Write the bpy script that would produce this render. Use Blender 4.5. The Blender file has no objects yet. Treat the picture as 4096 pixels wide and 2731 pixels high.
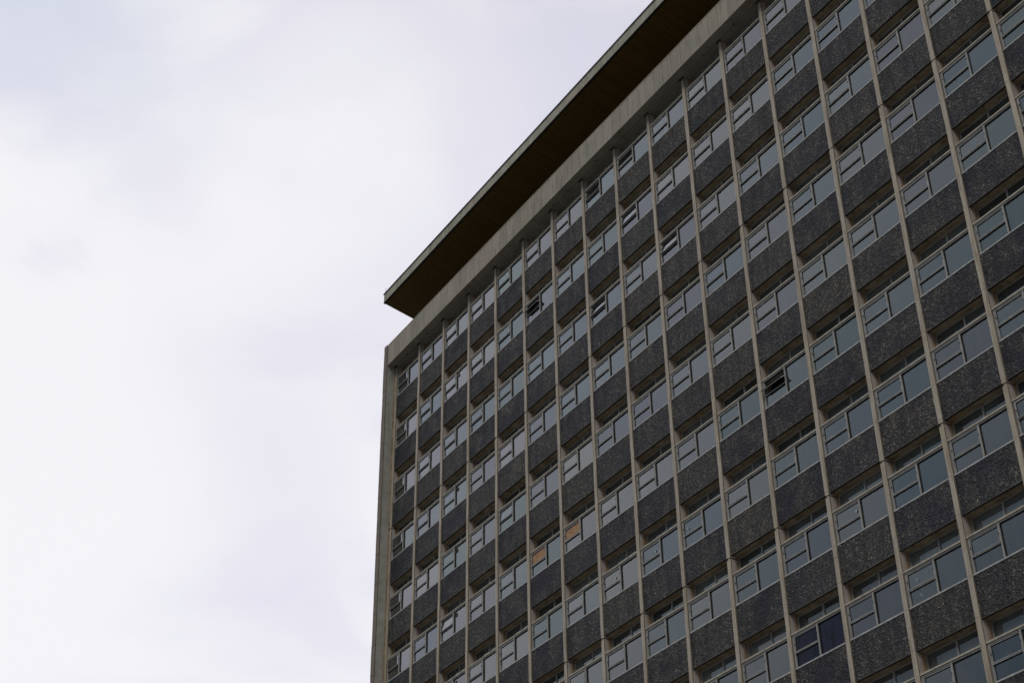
import bpy, math, random
from mathutils import Matrix, Vector

random.seed(7)
W, H, TOP = 2.64026, 3.3, 47.0          # bay width, storey height, height of the top spandrel's foot
RAD = math.radians

# ---------------------------------------------------------------- camera
scn = bpy.context.scene
RC = [[0.5229967, 0.8522784, -0.0097996], [-0.487192, 0.2894896, -0.8239173], [-0.69937, 0.4356803, 0.5666253]]
CC = [65.4054, -33.3162, -45.4022]
cam = bpy.data.cameras.new("camera")
cam.sensor_width = 36.0
cam.lens = 55.9184
cam.clip_start, cam.clip_end = 0.1, 6000
camo = bpy.data.objects.new("camera", cam)
scn.collection.objects.link(camo)
camo.matrix_world = Matrix(((RC[0][0], -RC[1][0], -RC[2][0], CC[0]),
                            (RC[0][1], -RC[1][1], -RC[2][1], CC[1]),
                            (RC[0][2], -RC[1][2], -RC[2][2], CC[2] + TOP),
                            (0, 0, 0, 1)))
scn.camera = camo

# ---------------------------------------------------------------- view, world, sun
vs = scn.view_settings
vs.view_transform = 'Standard'; vs.look = 'None'; vs.gamma = 1; vs.exposure = 0
vs.use_curve_mapping = False
scn.render.engine = 'CYCLES'
scn.cycles.max_bounces = 8
scn.cycles.transparent_max_bounces = 12

SUN_EL, SUN_AZ = RAD(48), RAD(150)
world = bpy.data.worlds.new("World"); scn.world = world; world.use_nodes = True
nt = world.node_tree; nt.nodes.clear()
def N(t, **k):
    n = nt.nodes.new(t)
    for a, b in k.items(): setattr(n, a, b)
    return n
def L(a, b): nt.links.new(a, b)
def math_(op, a, b=None, c=None, clamp=False):
    n = nt.nodes.new('ShaderNodeMath'); n.operation = op; n.use_clamp = clamp
    for i, v in enumerate((a, b, c)):
        if v is None: continue
        if isinstance(v, (int, float)): n.inputs[i].default_value = v
        else: nt.links.new(v, n.inputs[i])
    return n.outputs[0]
def mixc(f, a, b, mode='MIX'):
    n = nt.nodes.new('ShaderNodeMix'); n.data_type = 'RGBA'; n.blend_type = mode
    for i, v in ((0, f), (6, a), (7, b)):
        if i and isinstance(v, (int, float)): v = (v, v, v)
        if isinstance(v, (int, float)): n.inputs[i].default_value = v
        elif isinstance(v, tuple): n.inputs[i].default_value = (*v, 1)
        else: nt.links.new(v, n.inputs[i])
    return n.outputs[2]
def noise(vec, scale, detail=4, rough=.5, out=0, dist=0):
    n = nt.nodes.new('ShaderNodeTexNoise'); n.inputs['Scale'].default_value = scale
    n.inputs['Detail'].default_value = detail; n.inputs['Roughness'].default_value = rough
    n.inputs['Distortion'].default_value = dist
    if vec is not None: nt.links.new(vec, n.inputs['Vector'])
    return n.outputs[out]
def maprange(v, a, b, c=0., d=1., smooth=False):
    n = nt.nodes.new('ShaderNodeMapRange'); n.clamp = True
    if smooth: n.interpolation_type = 'SMOOTHSTEP'
    nt.links.new(v, n.inputs[0])
    for i, x in enumerate((a, b, c, d)): n.inputs[i + 1].default_value = x
    return n.outputs[0]
def scalev(vec, s, off=(0, 0, 0)):
    n = nt.nodes.new('ShaderNodeMapping'); n.inputs['Scale'].default_value = s
    n.inputs['Location'].default_value = off
    nt.links.new(vec, n.inputs['Vector']); return n.outputs[0]

sky = N('ShaderNodeTexSky'); sky.sky_type = 'NISHITA'; sky.sun_disc = False
sky.sun_elevation = SUN_EL; sky.sun_rotation = SUN_AZ
tc = N('ShaderNodeTexCoord'); dirv = tc.outputs['Generated']
sx = N('ShaderNodeSeparateXYZ'); L(dirv, sx.inputs[0])
n1 = noise(scalev(dirv, (1, 1, 1.3), (3.1, .4, 1.7)), 2.1, 4, .45, dist=.25)
n2 = noise(scalev(dirv, (1, 1, 2.0), (7.3, 2.4, .2)), 5.5, 5, .5, dist=.4)
cl = math_('ADD', math_('MULTIPLY', n1, .60), math_('MULTIPLY', n2, .40))
cloud = mixc(maprange(cl, .43, .56, smooth=True), (.80, .785, .90), (.97, .96, .99))
def patch(c, v, r0, r1):
    d = nt.nodes.new('ShaderNodeVectorMath'); d.operation = 'DISTANCE'
    wv = nt.nodes.new('ShaderNodeVectorMath'); wv.operation = 'ADD'
    nn = nt.nodes.new('ShaderNodeVectorMath'); nn.operation = 'SCALE'; nn.inputs['Scale'].default_value = .22
    L(noise(dirv, 3.2, 4, .55, out=1), nn.inputs[0]); L(dirv, wv.inputs[0]); L(nn.outputs[0], wv.inputs[1])
    L(wv.outputs[0], d.inputs[0]); d.inputs[1].default_value = tuple(a + .11 for a in v)
    return maprange(d.outputs['Value'], r0, r1, 1, 0, smooth=True)
cloud = mixc(math_('MULTIPLY', patch(0, (-.705, .10, .68), .0, .16), .55), cloud, (.66, .73, .82))
cloud = mixc(math_('MULTIPLY', patch(0, (-.775, .30, .53), .02, .14), .42), cloud, (.80, .78, .89))
cloud = mixc(math_('MULTIPLY', patch(0, (-.69, .29, .67), .04, .15), .65), cloud, (.97, .965, .99))
cloud = mixc(math_('MULTIPLY', patch(0, (-.745, .19, .64), .01, .07), .5), cloud, (.82, .80, .91))
cloud = mixc(math_('MULTIPLY', patch(0, (-.83, .33, .45), .02, .12), .35), cloud, (.81, .79, .90))
cloud = mixc(math_('MULTIPLY', patch(0, (-.87, .22, .42), .0, .15), .35), cloud, (.98, .98, 1.01))
# sky brightest towards the west; unseen street side dimmed to shape the window reflections
west = maprange(sx.outputs[0], -.75, -.30, 1.0, .80, smooth=True)
south = maprange(sx.outputs[1], -.78, -.30, 0, 1.0, smooth=True)
cloud = mixc(1.0, cloud, west, 'MULTIPLY')
cloud = mixc(1.0, cloud, mixc(south, mixc(maprange(sx.outputs[2], .22, .62), (.11, .15, .21), (.46, .57, .63)), (1., 1., 1.)), 'MULTIPLY')
sk = mixc(1.0, sky.outputs[0], .08, 'MULTIPLY')
col = mixc(.93, sk, cloud)
bg = N('ShaderNodeBackground'); L(col, bg.inputs[0]); bg.inputs[1].default_value = 1.0
wo = N('ShaderNodeOutputWorld'); L(bg.outputs[0], wo.inputs[0])

sun = bpy.data.lights.new("sun", 'SUN'); sun.energy = 1.1; sun.angle = RAD(25)
sun.color = (1.0, .95, .86)
suno = bpy.data.objects.new("sun", sun); scn.collection.objects.link(suno)
# comes from the street side, to the right and behind the camera
sd = Vector((math.sin(SUN_AZ) * math.cos(SUN_EL), math.cos(SUN_AZ) * math.cos(SUN_EL), math.sin(SUN_EL)))
suno.rotation_euler = sd.to_track_quat('Z', 'Y').to_euler()

# ---------------------------------------------------------------- materials
def new_mat(name):
    global nt
    m = bpy.data.materials.new(name); m.use_nodes = True; nt = m.node_tree; nt.nodes.clear()
    return m
def pos():
    g = N('ShaderNodeNewGeometry'); return g.outputs['Position'], g
def finish(colr, rough=.8, bump=None, bstr=.3, bdist=.02, spec=.5, metal=0.):
    p = N('ShaderNodeBsdfPrincipled')
    for s, v in (('Base Color', colr), ('Roughness', rough), ('Specular IOR Level', spec), ('Metallic', metal)):
        if isinstance(v, (int, float)): p.inputs[s].default_value = v
        elif isinstance(v, tuple): p.inputs[s].default_value = (*v, 1)
        else: L(v, p.inputs[s])
    if bump is not None:
        b = N('ShaderNodeBump'); b.inputs['Strength'].default_value = bstr; b.inputs['Distance'].default_value = bdist
        L(bump, b.inputs['Height']); L(b.outputs[0], p.inputs['Normal'])
    o = N('ShaderNodeOutputMaterial'); L(p.outputs[0], o.inputs[0])

def bay_index(P, ox=.25, oz=.1):
    """white noise value per bay and storey"""
    s = N('ShaderNodeSeparateXYZ'); L(P, s.inputs[0])
    a = math_('FLOOR', math_('DIVIDE', math_('ADD', s.outputs[0], ox), W))
    b = math_('FLOOR', math_('DIVIDE', math_('SUBTRACT', s.outputs[2], TOP - oz), H))
    c = N('ShaderNodeCombineXYZ'); L(a, c.inputs[0]); L(b, c.inputs[1])
    w = N('ShaderNodeTexWhiteNoise'); w.noise_dimensions = '3D'; L(c.outputs[0], w.inputs[0])
    return w.outputs['Value'], w.outputs['Color'], s

def ramp(v, stops, interp='LINEAR'):
    r = N('ShaderNodeValToRGB'); r.color_ramp.interpolation = interp
    e = r.color_ramp.elements
    while len(e) < len(stops): e.new(.5)
    for el, (p_, c_) in zip(e, stops): el.position = p_; el.color = (*c_, 1)
    L(v, r.inputs[0]); return r.outputs[0]

def mat_aggregate():
    m = new_mat("pebble_panel"); P, g = pos(); v, c, s = bay_index(P)
    base = ramp(v, [(0, (.015, .016, .027)), (.3, (.023, .024, .034)), (.5, (.044, .045, .047)),
                    (.75, (.021, .021, .033)), (1, (.052, .051, .044))])
    blot = noise(P, 1.1, 4, .6)
    base = mixc(maprange(blot, .44, .60, 0, .95), base, (.058, .056, .050))
    sc0 = N('ShaderNodeSeparateColor'); L(c, sc0.inputs[0])
    brown = math_('MULTIPLY', maprange(sc0.outputs[1], .80, .90), maprange(noise(P, 1.7, 5, .6), .38, .62))
    base = mixc(math_('MULTIPLY', brown, .85), base, (.072, .064, .053))
    streak = noise(scalev(P, (3.5, 3.5, .35)), 1.0, 3, .6)
    base = mixc(maprange(streak, .47, .68, 0, .75), base, (.013, .013, .017))
    vo = N('ShaderNodeTexVoronoi'); vo.inputs['Scale'].default_value = 24; L(P, vo.inputs['Vector'])
    sc = N('ShaderNodeSeparateColor'); L(vo.outputs['Color'], sc.inputs[0])
    f1 = ramp(sc.outputs[0], [(0, (.35, .35, .37)), (.5, (.72, .72, .75)), (.8, (1.2, 1.2, 1.18)), (.93, (1.9, 1.87, 1.78)), (1, (3.2, 3.1, 2.8))])
    vo2 = N('ShaderNodeTexVoronoi'); vo2.inputs['Scale'].default_value = 38; L(P, vo2.inputs['Vector'])
    sc2 = N('ShaderNodeSeparateColor'); L(vo2.outputs['Color'], sc2.inputs[0])
    f2 = ramp(sc2.outputs[0], [(0, (.5, .5, .5)), (.6, (.95, .95, .95)), (1, (2.1, 2.1, 2.0))])
    base = mixc(1., base, ramp(noise(P, 8, 5, .8), [(.32, (.55, .55, .56)), (.5, (1.1, 1.1, 1.12)), (.68, (2.0, 2.0, 2.0))]), 'MULTIPLY')
    colr = mixc(1., mixc(1., base, f1, 'MULTIPLY'), f2, 'MULTIPLY')
    h = math_('ADD', math_('MULTIPLY', vo.outputs['Distance'], 3.), math_('MULTIPLY', noise(P, 30, 3), .6))
    finish(colr, .7, h, .7, .025, spec=.35)
    return m

def concrete(name, c1, c2, stain, scale=1.5, amount=.5, bstr=.25, streakz=True, spots=.0, rough=.85, spec=.4):
    m = new_mat(name); P, g = pos()
    a = noise(P, scale, 6, .62); b = noise(P, scale * 9, 4, .6)
    colr = mixc(maprange(math_('ADD', math_('MULTIPLY', a, .7), math_('MULTIPLY', b, .3)), .36, .64), c1, c2)
    st = noise(scalev(P, (4, 4, .35) if streakz else (1, 1, 1), (2, 5, 1)), 1.2, 5, .65)
    colr = mixc(maprange(st, .5, .78, 0, amount), colr, stain)
    fine = noise(P, 45, 3, .6)
    colr = mixc(1., colr, ramp(fine, [(.3, (.82, .82, .82)), (.7, (1.14, 1.14, 1.14))]), 'MULTIPLY')
    if spots:
        sp = noise(P, 5.5, 3, .7)
        colr = mixc(maprange(sp, .66, .72, 0, spots), colr, (.035, .03, .025))
    finish(colr, rough, math_('ADD', fine, math_('MULTIPLY', b, 1.5)), bstr, .012, spec=spec)
    return m

def mat_mullion():
    m = new_mat("mullion_render"); P, g = pos(); v, c, s = bay_index(P, .3, 0)
    a = noise(P, .9, 5, .6)
    base = mixc(maprange(a, .38, .62), (.385, .32, .235), (.44, .39, .305))
    base = mixc(maprange(v, 0, 1, 0, .35), base, (.33, .305, .275))
    st = noise(scalev(P, (9, 9, .5)), 1.3, 5, .7)
    base = mixc(maprange(st, .46, .64, 0, .8), base, (.20, .16, .105))
    base = mixc(maprange(noise(P, 5, 5, .7), .60, .72, 0, .55), base, (.13, .105, .075))
    # joint line half-way up each storey and one at its foot
    z = math_('FRACT', math_('DIVIDE', math_('SUBTRACT', s.outputs[2], TOP - 33.0 - .02), H))
    ln = math_('LESS_THAN', math_('ABSOLUTE', math_('SUBTRACT', z, .406)), .0022)
    base = mixc(math_('MULTIPLY', ln, .6), base, (.12, .10, .08))
    fine = noise(P, 40, 3, .6)
    base = mixc(1., base, ramp(fine, [(.3, (.86, .86, .86)), (.7, (1.1, 1.1, 1.1))]), 'MULTIPLY')
    finish(base, .55, math_('ADD', fine, noise(P, 9, 3)), .2, .012, spec=.5)
    return m

def mat_reveal():
    m = new_mat("reveal_render"); P, g = pos(); v, c, s = bay_index(P, .3, 0)
    base = mixc(maprange(noise(P, 1.3, 4), .4, .6), (.36, .315, .28), (.40, .36, .325))
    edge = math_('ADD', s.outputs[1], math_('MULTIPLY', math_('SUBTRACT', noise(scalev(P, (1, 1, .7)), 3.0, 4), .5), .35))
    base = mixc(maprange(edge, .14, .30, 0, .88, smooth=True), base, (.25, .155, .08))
    soft = maprange(noise(P, 6, 4, .7), .5, .7, 0, .45)
    base = mixc(soft, base, (.22, .17, .12))
    finish(base, .85, noise(P, 40, 3), .2, .01, spec=.3)
    return m

def mat_soffit():
    m = new_mat("soffit_plaster"); P, g = pos()
    base = mixc(maprange(noise(P, 1.6, 5, .65), .38, .62), (.175, .145, .095), (.30, .26, .19))
    base = mixc(maprange(noise(P, 5, 5, .7), .50, .68, 0, .75), base, (.09, .06, .035))
    base = mixc(maprange(noise(P, 2.2, 4, .6, dist=.5), .60, .72, 0, .6), base, (.30, .14, .05))
    finish(base, .9, noise(P, 30, 3), .2, .01, spec=.2)
    return m

def mat_cornice():
    m = new_mat("cornice_stone"); P, g = pos()
    s = N('ShaderNodeSeparateXYZ'); L(P, s.inputs[0])
    cellx = math_('FLOOR', math_('DIVIDE', math_('ADD', s.outputs[0], .117), W / 4))
    w = N('ShaderNodeTexWhiteNoise'); w.noise_dimensions = '1D'; L(cellx, w.inputs['W'])
    base = ramp(w.outputs['Value'], [(0, (.28, .255, .205)), (.35, (.31, .28, .225)), (.7, (.35, .315, .26)), (1, (.32, .27, .225))])
    base = mixc(maprange(noise(P, 1.1, 5, .6), .45, .7, 0, .6), base, (.215, .22, .19))
    st = noise(scalev(P, (7, 7, .6)), 1.2, 5, .7)
    base = mixc(maprange(st, .50, .72, 0, .65), base, (.12, .10, .075))
    fine = noise(P, 32, 4, .65)
    base = mixc(1., base, ramp(fine, [(.3, (.82, .82, .82)), (.7, (1.15, 1.15, 1.15))]), 'MULTIPLY')
    finish(base, .85, fine, .25, .01, spec=.35)
    return m

def mat_boards():
    m = new_mat("brown_boards"); P, g = pos()
    s = N('ShaderNodeSeparateXYZ'); L(P, s.inputs[0])
    w = N('ShaderNodeTexWhiteNoise'); w.noise_dimensions = '1D'
    L(math_('FLOOR', math_('DIVIDE', math_('ADD', s.outputs[0], .55), .135)), w.inputs['W'])
    base = ramp(w.outputs['Value'], [(0, (.102, .058, .007)), (.5, (.116, .066, .008)), (1, (.128, .073, .009))])
    base = mixc(maprange(noise(scalev(P, (8, .8, .8)), 1.5, 4), .4, .7, 0, .4), base, (.06, .035, .01))
    finish(base, .6, noise(scalev(P, (30, 2, 2)), 1, 3), .1, .01, spec=.3)
    return m

def mat_frame():
    m = new_mat("window_metal"); P, g = pos(); v, c, s = bay_index(P)
    base = mixc(maprange(noise(P, 3, 4), .4, .6), (.26, .26, .245), (.33, .33, .315))
    base = mixc(maprange(noise(P, 14, 4, .7), .55, .72, 0, .7), base, (.13, .11, .08))
    finish(base, .55, noise(P, 50, 2), .1, .01, spec=.5)
    return m

def mat_glass(name, tint, ior=1.5, dirt=.05, gain=1.0, film=(.30, .29, .27), even=False):
    m = new_mat(name); P, g = pos(); v, c, s = bay_index(P)
    fr = N('ShaderNodeFresnel'); fr.inputs['IOR'].default_value = ior
    f = fr.outputs[0]
    fac = math_('DIVIDE', math_('MULTIPLY', f, 2.0), math_('ADD', f, 1.0), clamp=True)
    bmp = N('ShaderNodeBump'); bmp.inputs['Strength'].default_value = .06; bmp.inputs['Distance'].default_value = .05
    L(noise(P, .9, 2), bmp.inputs['Height'])
    gl = N('ShaderNodeBsdfGlossy'); gl.inputs['Roughness'].default_value = .03
    L(ramp(v, [(0, (.66, .77, .79)), (.3, (1.0, 1.0, 1.0)), (.5, (.80, .80, .86)), (.7, (.72, .82, .88)), (1, (1.0, 1.0, .98))]), gl.inputs['Color']); L(bmp.outputs[0], gl.inputs['Normal'])
    tr = N('ShaderNodeBsdfTransparent'); tr.inputs[0].default_value = (*tint, 1)
    df = N('ShaderNodeBsdfDiffuse'); df.inputs[0].default_value = (*film, 1)
    dmask = math_('MULTIPLY', maprange(noise(scalev(P, (2, 2, .8)), 2.0, 5, .65), .35, .75, .25, 2.6), dirt)
    if even: dmask = math_('MULTIPLY', maprange(noise(scalev(P, (1, 1, .6)), 1.1, 3, .5), .3, .7, .7, 1.2), math_('MULTIPLY', math_('ADD', v, .55), dirt))
    m1 = N('ShaderNodeMixShader'); L(dmask, m1.inputs[0]); L(tr.outputs[0], m1.inputs[1]); L(df.outputs[0], m1.inputs[2])
    fac = math_('MULTIPLY', fac, gain)
    m2 = N('ShaderNodeMixShader'); L(fac, m2.inputs[0]); L(m1.outputs[0], m2.inputs[1]); L(gl.outputs[0], m2.inputs[2])
    o = N('ShaderNodeOutputMaterial'); L(m2.outputs[0], o.inputs[0])
    return m

def mat_blind():
    m = new_mat("pale_blind"); P, g = pos(); v, c, s = bay_index(P)
    base = ramp(v, [(0, (.02, .03, .045)), (.25, (.10, .11, .135)), (.45, (.035, .06, .07)), (.65, (.21, .21, .225)), (.8, (.07, .07, .10)), (1, (.12, .17, .20))])
    w = N('ShaderNodeTexWave'); w.bands_direction = 'X'; w.inputs['Scale'].default_value = 3.0
    w.inputs['Distortion'].default_value = 2.5; w.inputs['Detail'].default_value = 2; L(scalev(P, (1, 1, .25)), w.inputs[0])
    base = mixc(maprange(w.outputs[1], 0, 1, 0, .12), base, (.07, .08, .10))
    finish(base, .9, spec=.1)
    return m

def mat_film():
    m = new_mat("added_backing"); P, g = pos(); v, c, s = bay_index(P)  # for the sheet added to brighten the clerestory
    far = maprange(s.outputs[0], 12.5 * W, 14 * W)
    a = ramp(v, [(0, (.62, .68, .66)), (.5, (.74, .80, .78)), (1, (.64, .64, .68))])
    b_ = ramp(noise(scalev(P, (1, 1, 1)), 1.6, 3, .5, dist=1.2), [(.38, (.05, .16, .24)), (.48, (.30, .60, .68)), (.54, (.12, .28, .34)), (.62, (.38, .64, .68))])
    finish(mixc(far, a, b_), .9, spec=.1)
    return m

def plain(name, c, rough=.7, var=.25, scale=4., spec=.4, metal=0.):
    m = new_mat(name); P, g = pos()
    k = tuple(x * (1 - var) for x in c); q = tuple(min(1, x * (1 + var)) for x in c)
    finish(mixc(maprange(noise(P, scale, 5, .6), .35, .65), k, q), rough, noise(P, scale * 8, 2), .12, .01, spec=spec, metal=metal)
    return m

M = dict(
    agg=mat_aggregate(), mullion=mat_mullion(), reveal=mat_reveal(), soffit=mat_soffit(), cornice=mat_cornice(),
    boards=mat_boards(), frame=mat_frame(), lip=plain('drip_lip', (.15, .145, .12), .7, .4, 9), flank=plain('stained_flank', (.17, .135, .085), .8, .35, 6), foxed=plain('foxed_strip', (.27, .21, .14), .85, .3, 3), sill=plain('sill_metal', (.38, .375, .36), .6, .25, 7),
    glass=mat_glass("window_glass", (.72, .78, .82), 1.80, .032),
    blind=mat_blind(),
    film=mat_film(), frost=mat_glass('dusty_glass', (.72, .78, .80), 1.5, .24, 1., (.36, .41, .40), True), dimglass=mat_glass('dark_film_glass', (.02, .02, .05), 1.45, .9, .35, (.013, .012, .034)),
    ledge=plain("ledge_board", (.37, .34, .275), .75, .22, 5),
    dark=plain("dark_parts_and_shade", (.018, .016, .013), .9),  # dark parts and joints, also strips that stand in for shade
    pale_strip=plain("pale_inner_strip", (.80, .77, .75), .9, .08, 6),
    ply=plain("plywood", (.34, .20, .11), .8, .25, 6),
    paper=plain("paper", (.40, .42, .42), .8, .05),
    fan=plain("fan_plastic", (.10, .095, .075), .6, .2),
    gable=concrete("gable_concrete", (.25, .245, .205), (.38, .37, .325), (.14, .135, .10), 2.2, .7, spots=.6),
    coping=concrete("coping_stone", (.165, .135, .11), (.215, .18, .15), (.10, .07, .055), 1.6, .6),
    cornsoff=concrete("cornice_soffit", (.22, .205, .165), (.30, .28, .235), (.17, .12, .07), 1.2, .6, streakz=False, spots=.85),
    fascia=concrete("canopy_concrete", (.26, .25, .19), (.42, .395, .31), (.15, .125, .085), 1.8, .7, spots=.35),
    stain=plain("stained_groove", (.055, .045, .035), .9),
    metal=plain("grey_metal", (.11, .11, .125), .45, .2, 6, metal=.3),
    wall=plain("interior_wall", (.34, .37, .36), .9, .1, 1.5),
    ceil=plain("interior_ceiling", (.42, .45, .44), .9, .1, 1.2),
    pent=plain("penthouse_wall", (.20, .19, .17), .85, .2, 2),
    asphalt=plain("paving", (.13, .125, .115), .9, .25, 1.5),
)

# ---------------------------------------------------------------- mesh helpers
class MB:
    def __init__(s): s.v, s.f, s.m = [], [], []; s.mats = []
    def mi(s, m):
        if m not in s.mats: s.mats.append(m)
        return s.mats.index(m)
    def box(s, x0, x1, y0, y1, z0, z1, m, bev=0, j=0, side=None):
        if bev:
            return s.bevbox(x0, x1, y0, y1, z0, z1, m, bev, j, side)
        b = len(s.v)
        s.v += [(x, y, z) for z in (z0, z1) for y in (y0, y1) for x in (x0, x1)]
        for q in ((0, 2, 3, 1), (4, 5, 7, 6), (0, 1, 5, 4), (2, 6, 7, 3), (0, 4, 6, 2), (1, 3, 7, 5)):
            s.f.append(tuple(b + i for i in q)); s.m.append(s.mi(m))
        return s
    def bevbox(s, x0, x1, y0, y1, z0, z1, m, bev, j=0, side=None):
        """box whose two front vertical edges and front top/bottom edges are chamfered, cut in pieces along z so that the edge can wander"""
        n = max(1, int((z1 - z0) / .22)) if j else 1
        rings = []
        for i in range(n + 1):
            z = z0 + (z1 - z0) * i / n
            r = lambda: random.uniform(-j, j)
            e = bev * (1.5 if j and random.random() < .12 else 1)
            rings.append([(x0 + bev * .0, y1, z), (x1, y1, z), (x1, y0 + e + abs(r()), z), (x1 - e - abs(r()) * .7, y0, z), (x0 + e + abs(r()) * .7, y0, z), (x0, y0 + e + abs(r()), z)])
        b = len(s.v)
        for R_ in rings: s.v += R_
        k = s.mi(m); kf = s.mi(side or m)
        for i in range(n):
            for a in range(6):
                a2 = (a + 1) % 6
                s.f.append((b + i * 6 + a, b + i * 6 + a2, b + (i + 1) * 6 + a2, b + (i + 1) * 6 + a)); s.m.append(kf if a in (1, 5) else k)
        s.f.append(tuple(b + i for i in range(5, -1, -1))); s.m.append(k)
        s.f.append(tuple(b + n * 6 + i for i in range(6))); s.m.append(k)
        return s
    def quad(s, pts, m):
        b = len(s.v); s.v += pts; s.f.append(tuple(range(b, b + len(pts)))); s.m.append(s.mi(m)); return s
    def mesh(s, name):
        me = bpy.data.meshes.new(name); me.from_pydata(s.v, [], s.f)
        for m in s.mats: me.materials.append(M[m])
        for p, k in zip(me.polygons, s.m): p.material_index = k
        me.update(); return me
    def build(s, name, parent=None, loc=(0, 0, 0), rot=(0, 0, 0)):
        return link(name, s.mesh(name), parent, loc, rot)

def link(name, me, parent=None, loc=(0, 0, 0), rot=(0, 0, 0)):
    o = bpy.data.objects.new(name, me); scn.collection.objects.link(o)
    o.parent = parent; o.location = loc; o.rotation_euler = rot
    return o

# ---------------------------------------------------------------- ground
g = MB(); g.box(-1500, 1500, -1500, 1500, -.5, 0, 'asphalt')
go = g.build('ground'); go['kind'] = 'structure'

tower = bpy.data.objects.new('office_tower', None); scn.collection.objects.link(tower)
tower['label'] = "tall grey office block with dark pebble panels, beige mullions and overhanging roof canopy"
tower['category'] = "building"

NI, NK = 21, 14          # bays and storeys built
def zc(k): return TOP - k * H

# the hundred bays that show largest in the photograph (bay, storey)
BIG = {(i, k) for i, ks in {1: [4, 5], 2: [3, 4, 5], 3: [3, 4, 5], 4: [2, 3, 4, 5, 6], 5: [1, 2, 3, 4, 5, 6], 6: [0, 1, 2, 3, 4, 5, 6], 7: [0, 1, 2, 3, 4, 5, 6, 7], 8: [0, 1, 2, 3, 4, 5, 6, 7], 9: [0, 1, 2, 3, 4, 5, 6, 7], 10: [0, 1, 2, 3, 4, 5, 6, 7, 8], 11: [0, 1, 2, 3, 4, 5, 6, 7, 8], 12: [0, 1, 2, 3, 4, 5, 6, 7, 8], 13: [1, 2, 3, 4, 5, 6, 7, 8, 9], 14: [2, 3, 4, 5, 6, 7, 8, 9], 15: [2, 3, 4, 5, 6], 16: [3]}.items() for k in ks}

# ---------------------------------------------------------------- floor slabs, interior
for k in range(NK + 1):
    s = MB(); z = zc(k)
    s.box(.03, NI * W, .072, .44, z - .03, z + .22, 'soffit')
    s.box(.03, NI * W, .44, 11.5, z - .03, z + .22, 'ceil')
    # dark strip stands in for the shadow band behind the panels' drip edge
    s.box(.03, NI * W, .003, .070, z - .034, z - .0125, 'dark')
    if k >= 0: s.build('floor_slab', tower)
s = MB()
s.box(.03, NI * W, 5.2, 5.35, .25, TOP + H, 'wall')
s.build('corridor_wall', tower)
s = MB()
for i in (3, 6, 9, 12, 15, 18):
    s.box(i * W - .16, i * W - .04, .46, 5.19, .25, TOP + H - .02, 'wall')
s.build('partition_wall', tower)

# ---------------------------------------------------------------- cells
def panel_into(b, dx=0, dz=0):
    b.box(dx + .012, dx + 2.452, 0 + random.uniform(-.003, .003), .06, dz + 0, dz + 1.308, 'agg')
    b.box(dx + .012, dx + 2.452, -.005, .05, dz - .011, dz - .001, 'lip')
    b.box(dx + .012, dx + 2.452, .07, .2, dz + .20, dz + 1.30, 'ceil')
def frame_into(b, dx=0, dz=0):
    X = lambda a, c, d, e, f, g_, m: b.box(dx + a, dx + c, d, e, dz + f, dz + g_, m)
    X(.012, 2.452, -.014, .10, 1.312, 1.362, 'sill')                # sill
    X(.036, .078, .0, .105, 1.364, 2.482, 'frame')                  # jambs
    X(2.42, 2.452, .0, .105, 1.364, 2.482, 'frame')
    X(.004, .034, .03, .09, 1.364, 2.50, 'dark')
    X(.079, 1.219, .004, .105, 2.452, 2.480, 'frame')               # head
    X(1.262, 2.419, .004, .105, 2.452, 2.480, 'frame')
    X(.079, 1.219, .03, .105, 2.432, 2.451, 'dark')  # shade under the head put in as dark strips, both lights
    X(1.262, 2.419, .03, .105, 2.420, 2.451, 'dark')
    X(.03, 2.452, .03, .09, 2.4825, 2.503, 'dark')
    X(1.220, 1.261, -.01, .105, 1.364, 2.482, 'frame')              # centre post
    X(1.2615, 1.272, .03, .105, 1.364, 2.42, 'dark')  # the post's shadow line as a dark strip
    X(.079, 1.219, .004, .105, 1.850, 1.872, 'frame')               # transom
    X(.079, 1.219, .03, .105, 1.873, 1.886, 'dark')
    X(.079, 1.219, .03, .105, 1.836, 1.849, 'dark')  # dark strip painted as the shadow under the transom
def pane_into(b, dx=0, dz=0, glass='glass'):
    y = .058
    b.box(dx + 1.272, dx + 2.42, y, y + .006, dz + 1.36, dz + 2.421, glass)
    b.box(dx + .078, dx + 1.220, y, y + .006, dz + 1.36, dz + 1.837, glass)
def sash_into(b, dx=0, dz=0, glass='glass'):
    w, h = 1.12 / 2, .535 / 2
    X = lambda a, c, d, e, f, g_, m: b.box(dx + a, dx + c, d, e, dz + f, dz + g_, m)
    X(-w, w, -.022, .02, h - .024, h, 'frame'); X(-w, w, -.022, .02, -h, -h + .026, 'frame')
    X(-w, -w + .026, -.022, .02, -h + .026, h - .024, 'frame'); X(w - .022, w, -.022, .02, -h + .026, h - .024, 'frame')
    X(-w + .026, w - .022, .0, .02, h - .044, h - .0245, 'dark'); X(-w + .026, -w + .042, .0, .02, -h + .026, h - .044, 'dark')  # dark strips imitate shade where the glass sits back
    X(-w + .042, w - .022, .012, .018, -h + .026, h - .044, glass)
    X(-w - .012, -w + .02, -.034, -.022, -.03, .03, 'dark'); X(w - .02, w + .012, -.034, -.022, -.03, .03, 'dark')
def ledge_into(b, dx=0, dz=0):
    b.box(dx + .006, dx + 2.452, -.022, .35, dz + 2.504, dz + 2.562, 'ledge')
def blind_into(b, dx=0, dz=0):
    b.box(dx + .03, dx + 2.44, .30, .31, dz + 1.34, dz + 2.50, 'blind')
    b.box(dx + .03, dx + .46, .125, .14, dz + 1.34, dz + 1.95, 'pale_strip')  # pale strip behind the lower left pane
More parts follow.
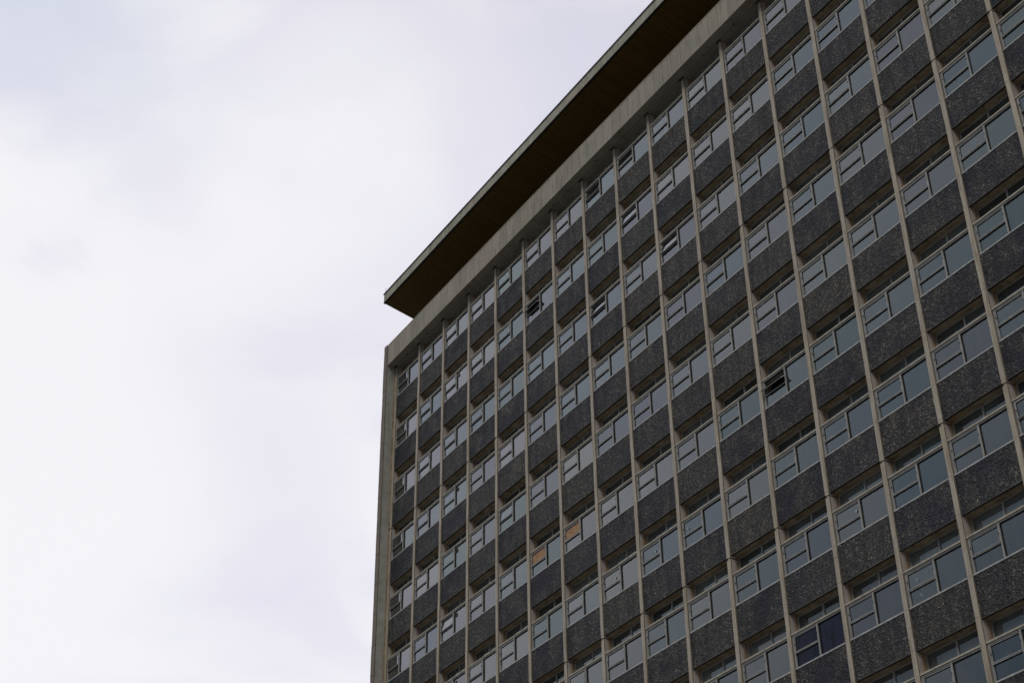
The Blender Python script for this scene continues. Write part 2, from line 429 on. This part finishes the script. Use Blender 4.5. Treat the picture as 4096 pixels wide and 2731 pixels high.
def clear_into(b, dx=0, dz=0):
    X = lambda a, c, d, e, f, g_, m: b.box(dx + a, dx + c, d, e, dz + f, dz + g_, m)
    X(.0, .03, .345, .42, 2.562, 3.268, 'frame'); X(2.42, 2.452, .345, .42, 2.562, 3.268, 'frame')
    X(.03, 2.42, .35, .42, 2.562, 2.60, 'frame'); X(.03, 2.42, .35, .42, 3.235, 3.268, 'frame')
    X(1.235, 1.285, .34, .42, 2.60, 3.235, 'frame')
def clearback_into(b, dx=0, dz=0):
    b.box(dx + .005, dx + 2.45, .425, .432, dz + 2.5, dz + 3.26, 'film')  # pale sheet added behind the clerestory glass to brighten it
def clearpane_into(b, dx=0, dz=0):
    b.box(dx + .03, dx + 2.42, .385, .391, dz + 2.60, dz + 3.235, 'frost')

meshes = {}
for key, fn in dict(spandrel_panel=panel_into, window=frame_into, glass_pane=pane_into, pivot_sash=sash_into, ledge=ledge_into,
                    blind=blind_into, clerestory_window=clear_into, clerestory_pane=clearpane_into, clerestory_backing=clearback_into).items():
    b = MB(); fn(b); meshes[key] = b.mesh(key)
b = MB(); sash_into(b, glass='ply'); meshes['boarded'] = b.mesh('boarded_sash')
b = MB(); sash_into(b, glass='dimglass'); meshes['dim_sash'] = b.mesh('dim_sash')
b = MB(); pane_into(b, glass='dimglass'); meshes['dim_pane'] = b.mesh('dim_pane')
SASH = (.649, .026, 2.157)

TILT = {(5, 1): 50, (11, 5): 52, (7, 2): 15, (9, 2): 13, (3, 2): 9, (7, 0): 12, (8, 1): 11, (4, 4): 6, (2, 5): 9, (0, 5): 6, (8, 0): 5}
BOARD = {(6, 5), (5, 5)}
FAN = {(2, 1), (2, 3), (2, 4), (2, 5), (2, 6)}
NOCB = {(14, 2), (13, 1), (15, 4), (4, 1), (7, 2), (2, 4), (11, 4), (12, 1), (9, 3), (10, 6)}
NOBLIND = {(11, 8), (11, 5), (5, 1)}
STICK = {(8, 6): (.90, 2.02), (7, 6): (.86, 2.03), (9, 6): (.32, 2.05), (12, 7): (1.02, 2.06)}
def tilt_of(i, k):
    if (i, k) in TILT: return TILT[(i, k)]
    r = random.Random(i * 31 + k * 7).random()
    return 0 if r < .35 else (r - .35) * 3.6
rest = {n: MB() for n in ('spandrel_panel', 'window', 'clerestory_window')}
for i in range(NI):
    for k in range(NK):
        if (i, k) in BIG:
            loc = (i * W, 0, zc(k))
            link('spandrel_panel', meshes['spandrel_panel'], tower, loc)
            w_ = link('window', meshes['window'], tower, loc)
            link('glass_pane', meshes['dim_pane' if (i, k) == (11, 8) else 'glass_pane'], w_)
            if (i, k) in BOARD:
                ps = link('pivot_sash', meshes['boarded'], w_, SASH); ps['label'] = "opening sash boarded with orange plywood"
                w_['label'] = "window with an orange plywood board in its small opening light"
            else:
                t = tilt_of(i, k)
                ps = link('pivot_sash', meshes['dim_sash' if (i, k) == (11, 8) else 'pivot_sash'], w_, SASH, (-RAD(t), 0, 0))
                if t > 40: w_['label'] = "window with its small sash swung wide open"; ps['label'] = "sash swung wide open"
            link('ledge', meshes['ledge'], w_)
            if (i, k) not in NOBLIND: link('blind', meshes['blind'], w_)
            else: w_['label'] = w_.get('label', "dark window without a blind")
            if (i, k) in FAN:
                f = MB(); f.box(1.33, 1.50, .02, .05, 2.17, 2.34, 'fan'); f.box(1.35, 1.48, .01, .0195, 2.19, 2.32, 'dark')
                f.build('extractor_fan', w_)
            if (i, k) in STICK:
                sx_, sz_ = STICK[(i, k)]
                f = MB(); f.box(sx_, sx_ + .07, .006, .009, sz_, sz_ + .09, 'paper'); f.build('paper_notice', w_)
            c_ = link('clerestory_window', meshes['clerestory_window'], tower, loc)
            link('glass_pane', meshes['clerestory_pane'], c_)
            if (i, k) not in NOCB: link('blind', meshes['clerestory_backing'], c_)  # added brightening sheet, no real blind up here
        else:
            dx, dz = i * W, zc(k)
            panel_into(rest['spandrel_panel'], dx, dz)
            r = rest['window']; frame_into(r, dx, dz); pane_into(r, dx, dz); ledge_into(r, dx, dz); blind_into(r, dx, dz)
            sash_into(r, dx + SASH[0], dz + SASH[2])
            clear_into(rest['clerestory_window'], dx, dz); clearpane_into(rest['clerestory_window'], dx, dz)
            if (i * 5 + k * 3) % 4: clearback_into(rest['clerestory_window'], dx, dz)
            if (i, k) in FAN: r.box(dx + 1.33, dx + 1.50, .02, .05, dz + 2.17, dz + 2.34, 'fan')
for n, b in rest.items():
    o = b.build(n, tower); o['kind'] = 'stuff'

# star shaped cracks in the panes of one window
st = MB()
for cx, cz_, R_ in ((.50, 2.10, .10), (.50, 1.62, .17), (.93, 2.20, .05)):
    for a in range(7):
        an = a * math.pi / 3.5 + random.uniform(-.2, .2); rr = R_ * random.uniform(.6, 1.1)
        ex, ez = cx + rr * math.cos(an), cz_ + rr * math.sin(an); nx, nz = -math.sin(an) * .006, math.cos(an) * .006
        y = -.004 if cz_ > 1.87 else .054
        st.quad([(cx - nx, y, cz_ - nz), (ex, y, ez), (cx + nx, y, cz_ + nz)], 'paper')
so = st.build('glass_crack', tower, (13 * W, 0, zc(8)))

# ---------------------------------------------------------------- mullions
for i in range(NI + 1):
    b = MB(); x = i * W
    b.box(x - .186, x - .004, -.045, .0, .2, TOP + H - .03, 'stain')            # core seen in the joints
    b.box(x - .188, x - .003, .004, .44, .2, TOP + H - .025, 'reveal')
    for k in range(NK + 1):
        z0 = zc(k) + .03; z1 = zc(k) + H + .022 if k else TOP + H - .03
        if k == 0: z0 = TOP + .03
        o_ = random.uniform(-.0035, .0035)
        b.box(x - .19, x, -.055 + o_, -.002, max(z0, .2), z1, 'mullion', bev=.008, j=.004, side='flank')
    mo = b.build('mullion', tower)
    for k in (2, 6, 10):
        z = zc(k) - .12
        j = MB()
        j.box(x - .196, x + .008, -.064, -.05, z - .014, z + .016, 'dark')
        j.box(x - .002, x + .006, -.05, .33, z - .014, z + .012, 'dark')
        for q in range(3):
            xx = x - .19 + random.uniform(-.03, .05)
            j.box(xx, xx + random.uniform(.02, .05), -.085, -.06, z - random.uniform(.02, .05), z + random.uniform(.01, .03), 'dark')
        j.build('joint_bracket', mo)

# ---------------------------------------------------------------- cornice
XE = NI * W
b = MB(); zb, zt = TOP + 3.28, TOP + 4.60
pw = W / 4; x = -.117 - pw + pw
n = int((XE + .3) / pw)
b.box(-.195, XE, -.545, .9, zb + .012, zt, 'stain')
xs = [-.197] + [.543 + pw * a for a in range(n)]
for a in range(len(xs) - 1):
    o_ = random.uniform(-.003, .003)
    b.box(xs[a] + .011, xs[a + 1] - .011, -.565 + o_, -.53, zb + .004, zt - .002, 'cornice')
co = b.build('cornice', tower)
b = MB()
b.box(-.197, XE, -.56, -.135, zb, zb + .011, 'cornsoff'); b.box(-.197, XE, -.119, .44, zb - .004, zb + .011, 'cornsoff')
for a in range(NI):
    for q in range(2):
        xx, yy = a * W + random.uniform(.0, 2.4), random.uniform(-.52, -.18)
        l = random.uniform(.02, .12)
        b.box(xx, xx + .035 + l * .3, yy, yy + .03 + l * .5, zb - .003, zb - .0005, 'dark')
    b.box(a * W - .25, a * W + .04, -.16, -.05, zb - .03, zb - .0045, 'stain')
b.build('cornice_soffit', co)
b = MB()
b.box(-.197, XE, -.575, -.40, zt + .012, zt + .05, 'fascia'); b.box(-.197, XE, -.55, -.41, zt + .001, zt + .011, 'dark')
b.build('capping', co)

# ---------------------------------------------------------------- gable wall with its coping
b = MB()
b.box(-.55, -.2, -.55, 12, .0, TOP + 4.60, 'gable'); b.box(-.199, -.195, -.14, .02, .2, TOP + 3.20, 'foxed'); ga = b.build('gable_wall', tower)
b = MB(); b.box(-.54, -.222, -.575, -.551, .0, TOP + 4.62, 'stain')
z = TOP + 3.25
segs = [(TOP + 3.255, TOP + 4.66)]
while z > .3: segs.append((max(z - 1.645, .0) + .028, z)); z -= 1.645
for z0, z1 in segs:
    o_ = random.uniform(-.006, .006)
    b.box(-.57 + o_, -.215, -.62 + o_, -.576, z0, z1, 'coping', bev=.02, j=.006)
b.build('coping', ga)
b = MB(); b.box(-.55, XE + .3, 11.8, 12.0, 0, TOP + 4.2, 'gable'); b.build('rear_wall', tower)
b = MB(); b.box(XE + .01, XE + .3, -.3, 11.79, 0, TOP + 4.2, 'gable'); b.build('end_wall', tower)
b = MB(); b.box(-.19, XE, .9, 11.79, TOP + 3.30, TOP + 3.9, 'pent'); b.build('roof_deck', tower)
b = MB(); b.box(2.0, XE - 2, 4.0, 9.0, TOP + 3.92, TOP + 6.35, 'pent'); b.build('penthouse_wall', tower)

# ---------------------------------------------------------------- roof canopy: soffit rises outward
CX0, CX1, CY, CZ, SL = -.545, XE + .4, -.78, TOP + 7.64, -.21
def sof(y): return CZ + (y - CY) * SL
can = bpy.data.objects.new('roof_canopy', None); scn.collection.objects.link(can); can.parent = tower
b = MB()
YI = 6.4; p_ = .135; x = CX0 + .01
while x < CX1 - .02:
    xa, xb = x + .022, min(x + p_, CX1) - .022
    d = random.uniform(-.002, .002)
    y0 = CY + .10
    b.quad([(xa, y0, sof(y0) + d), (xa, YI, sof(YI) + d), (xb, YI, sof(YI) + d), (xb, y0, sof(y0) + d)], 'boards')
    b.quad([(xa, y0, sof(y0) + d), (xa - .012, y0, sof(y0) + .045), (xa - .012, YI, sof(YI) + .045), (xa, YI, sof(YI) + d)], 'boards')
    b.quad([(xb, y0, sof(y0) + d), (xb, YI, sof(YI) + d), (xb + .012, YI, sof(YI) + .045), (xb + .012, y0, sof(y0) + .045)], 'boards')
    x += p_
b.quad([(CX0, CY + .05, sof(CY + .05) + .045), (CX0, YI, sof(YI) + .045), (CX1, YI, sof(YI) + .045), (CX1, CY + .05, sof(CY + .05) + .045)], 'dark')
b.build('soffit_boards', can)
b = MB()   # slab above the boards, end faces follow the slope
z1 = CZ + .60
y0 = CY + .0
for (m, pts) in (('fascia', [(CX0, y0, CZ + .05), (CX1, y0, CZ + .05), (CX1, y0, z1), (CX0, y0, z1)]),
                 ('metal', [(CX0, y0, CZ + .05), (CX0, y0, z1), (CX0, YI, z1 + (YI - y0) * SL), (CX0, YI, sof(YI) + .03)]),
                 ('metal', [(CX0, y0, z1), (CX1, y0, z1), (CX1, YI, z1 + (YI - y0) * SL), (CX0, YI, z1 + (YI - y0) * SL)]),
                 ('metal', [(CX1, y0, CZ + .05), (CX1, YI, sof(YI) + .03), (CX1, YI, z1 + (YI - y0) * SL), (CX1, y0, z1)]),
                 ('metal', [(CX0, YI, sof(YI) + .03), (CX0, YI, z1 + (YI - y0) * SL), (CX1, YI, z1 + (YI - y0) * SL), (CX1, YI, sof(YI) + .03)])):
    b.quad(pts, m)
b.build('fascia', can)
b = MB()
b.box(CX0 - .01, CX1, CY - .012, CY + .10, CZ - .012, CZ + .048, 'dark')
b.build('drip_strip', can)
b = MB()
seg = CX0 - .03
while seg < CX1:
    e = min(seg + 2.4, CX1)
    b.box(seg, e - .01, CY - .045 + random.uniform(-.004, .004), CY + .12, z1 + .004, z1 + .055 + random.uniform(-.004, .006), 'metal'); seg = e
b.build('metal_edging', can)
b = MB()
b.box(CX0 + .12, CX0 + .135, CY + .02, CY + .035, z1 + .06, z1 + .42, 'metal'); b.build('lightning_rod', can)
# hip: rear half of the butterfly roof
b = MB()
b.quad([(CX0, YI + .01, sof(YI)), (CX1, YI + .01, sof(YI)), (CX1, 12.8, CZ), (CX0, 12.8, CZ)], 'boards')
b.quad([(CX0, YI + .01, sof(YI) + .6), (CX0, 12.8, CZ + .6), (CX1, 12.8, CZ + .6), (CX1, YI + .01, sof(YI) + .6)], 'metal')
b.quad([(CX0, 12.8, CZ), (CX1, 12.8, CZ), (CX1, 12.8, CZ + .6), (CX0, 12.8, CZ + .6)], 'fascia')
b.quad([(CX0, YI + .01, sof(YI)), (CX0, 12.8, CZ), (CX0, 12.8, CZ + .6), (CX0, YI + .01, sof(YI) + .6)], 'metal')
b.build('rear_slope', can)
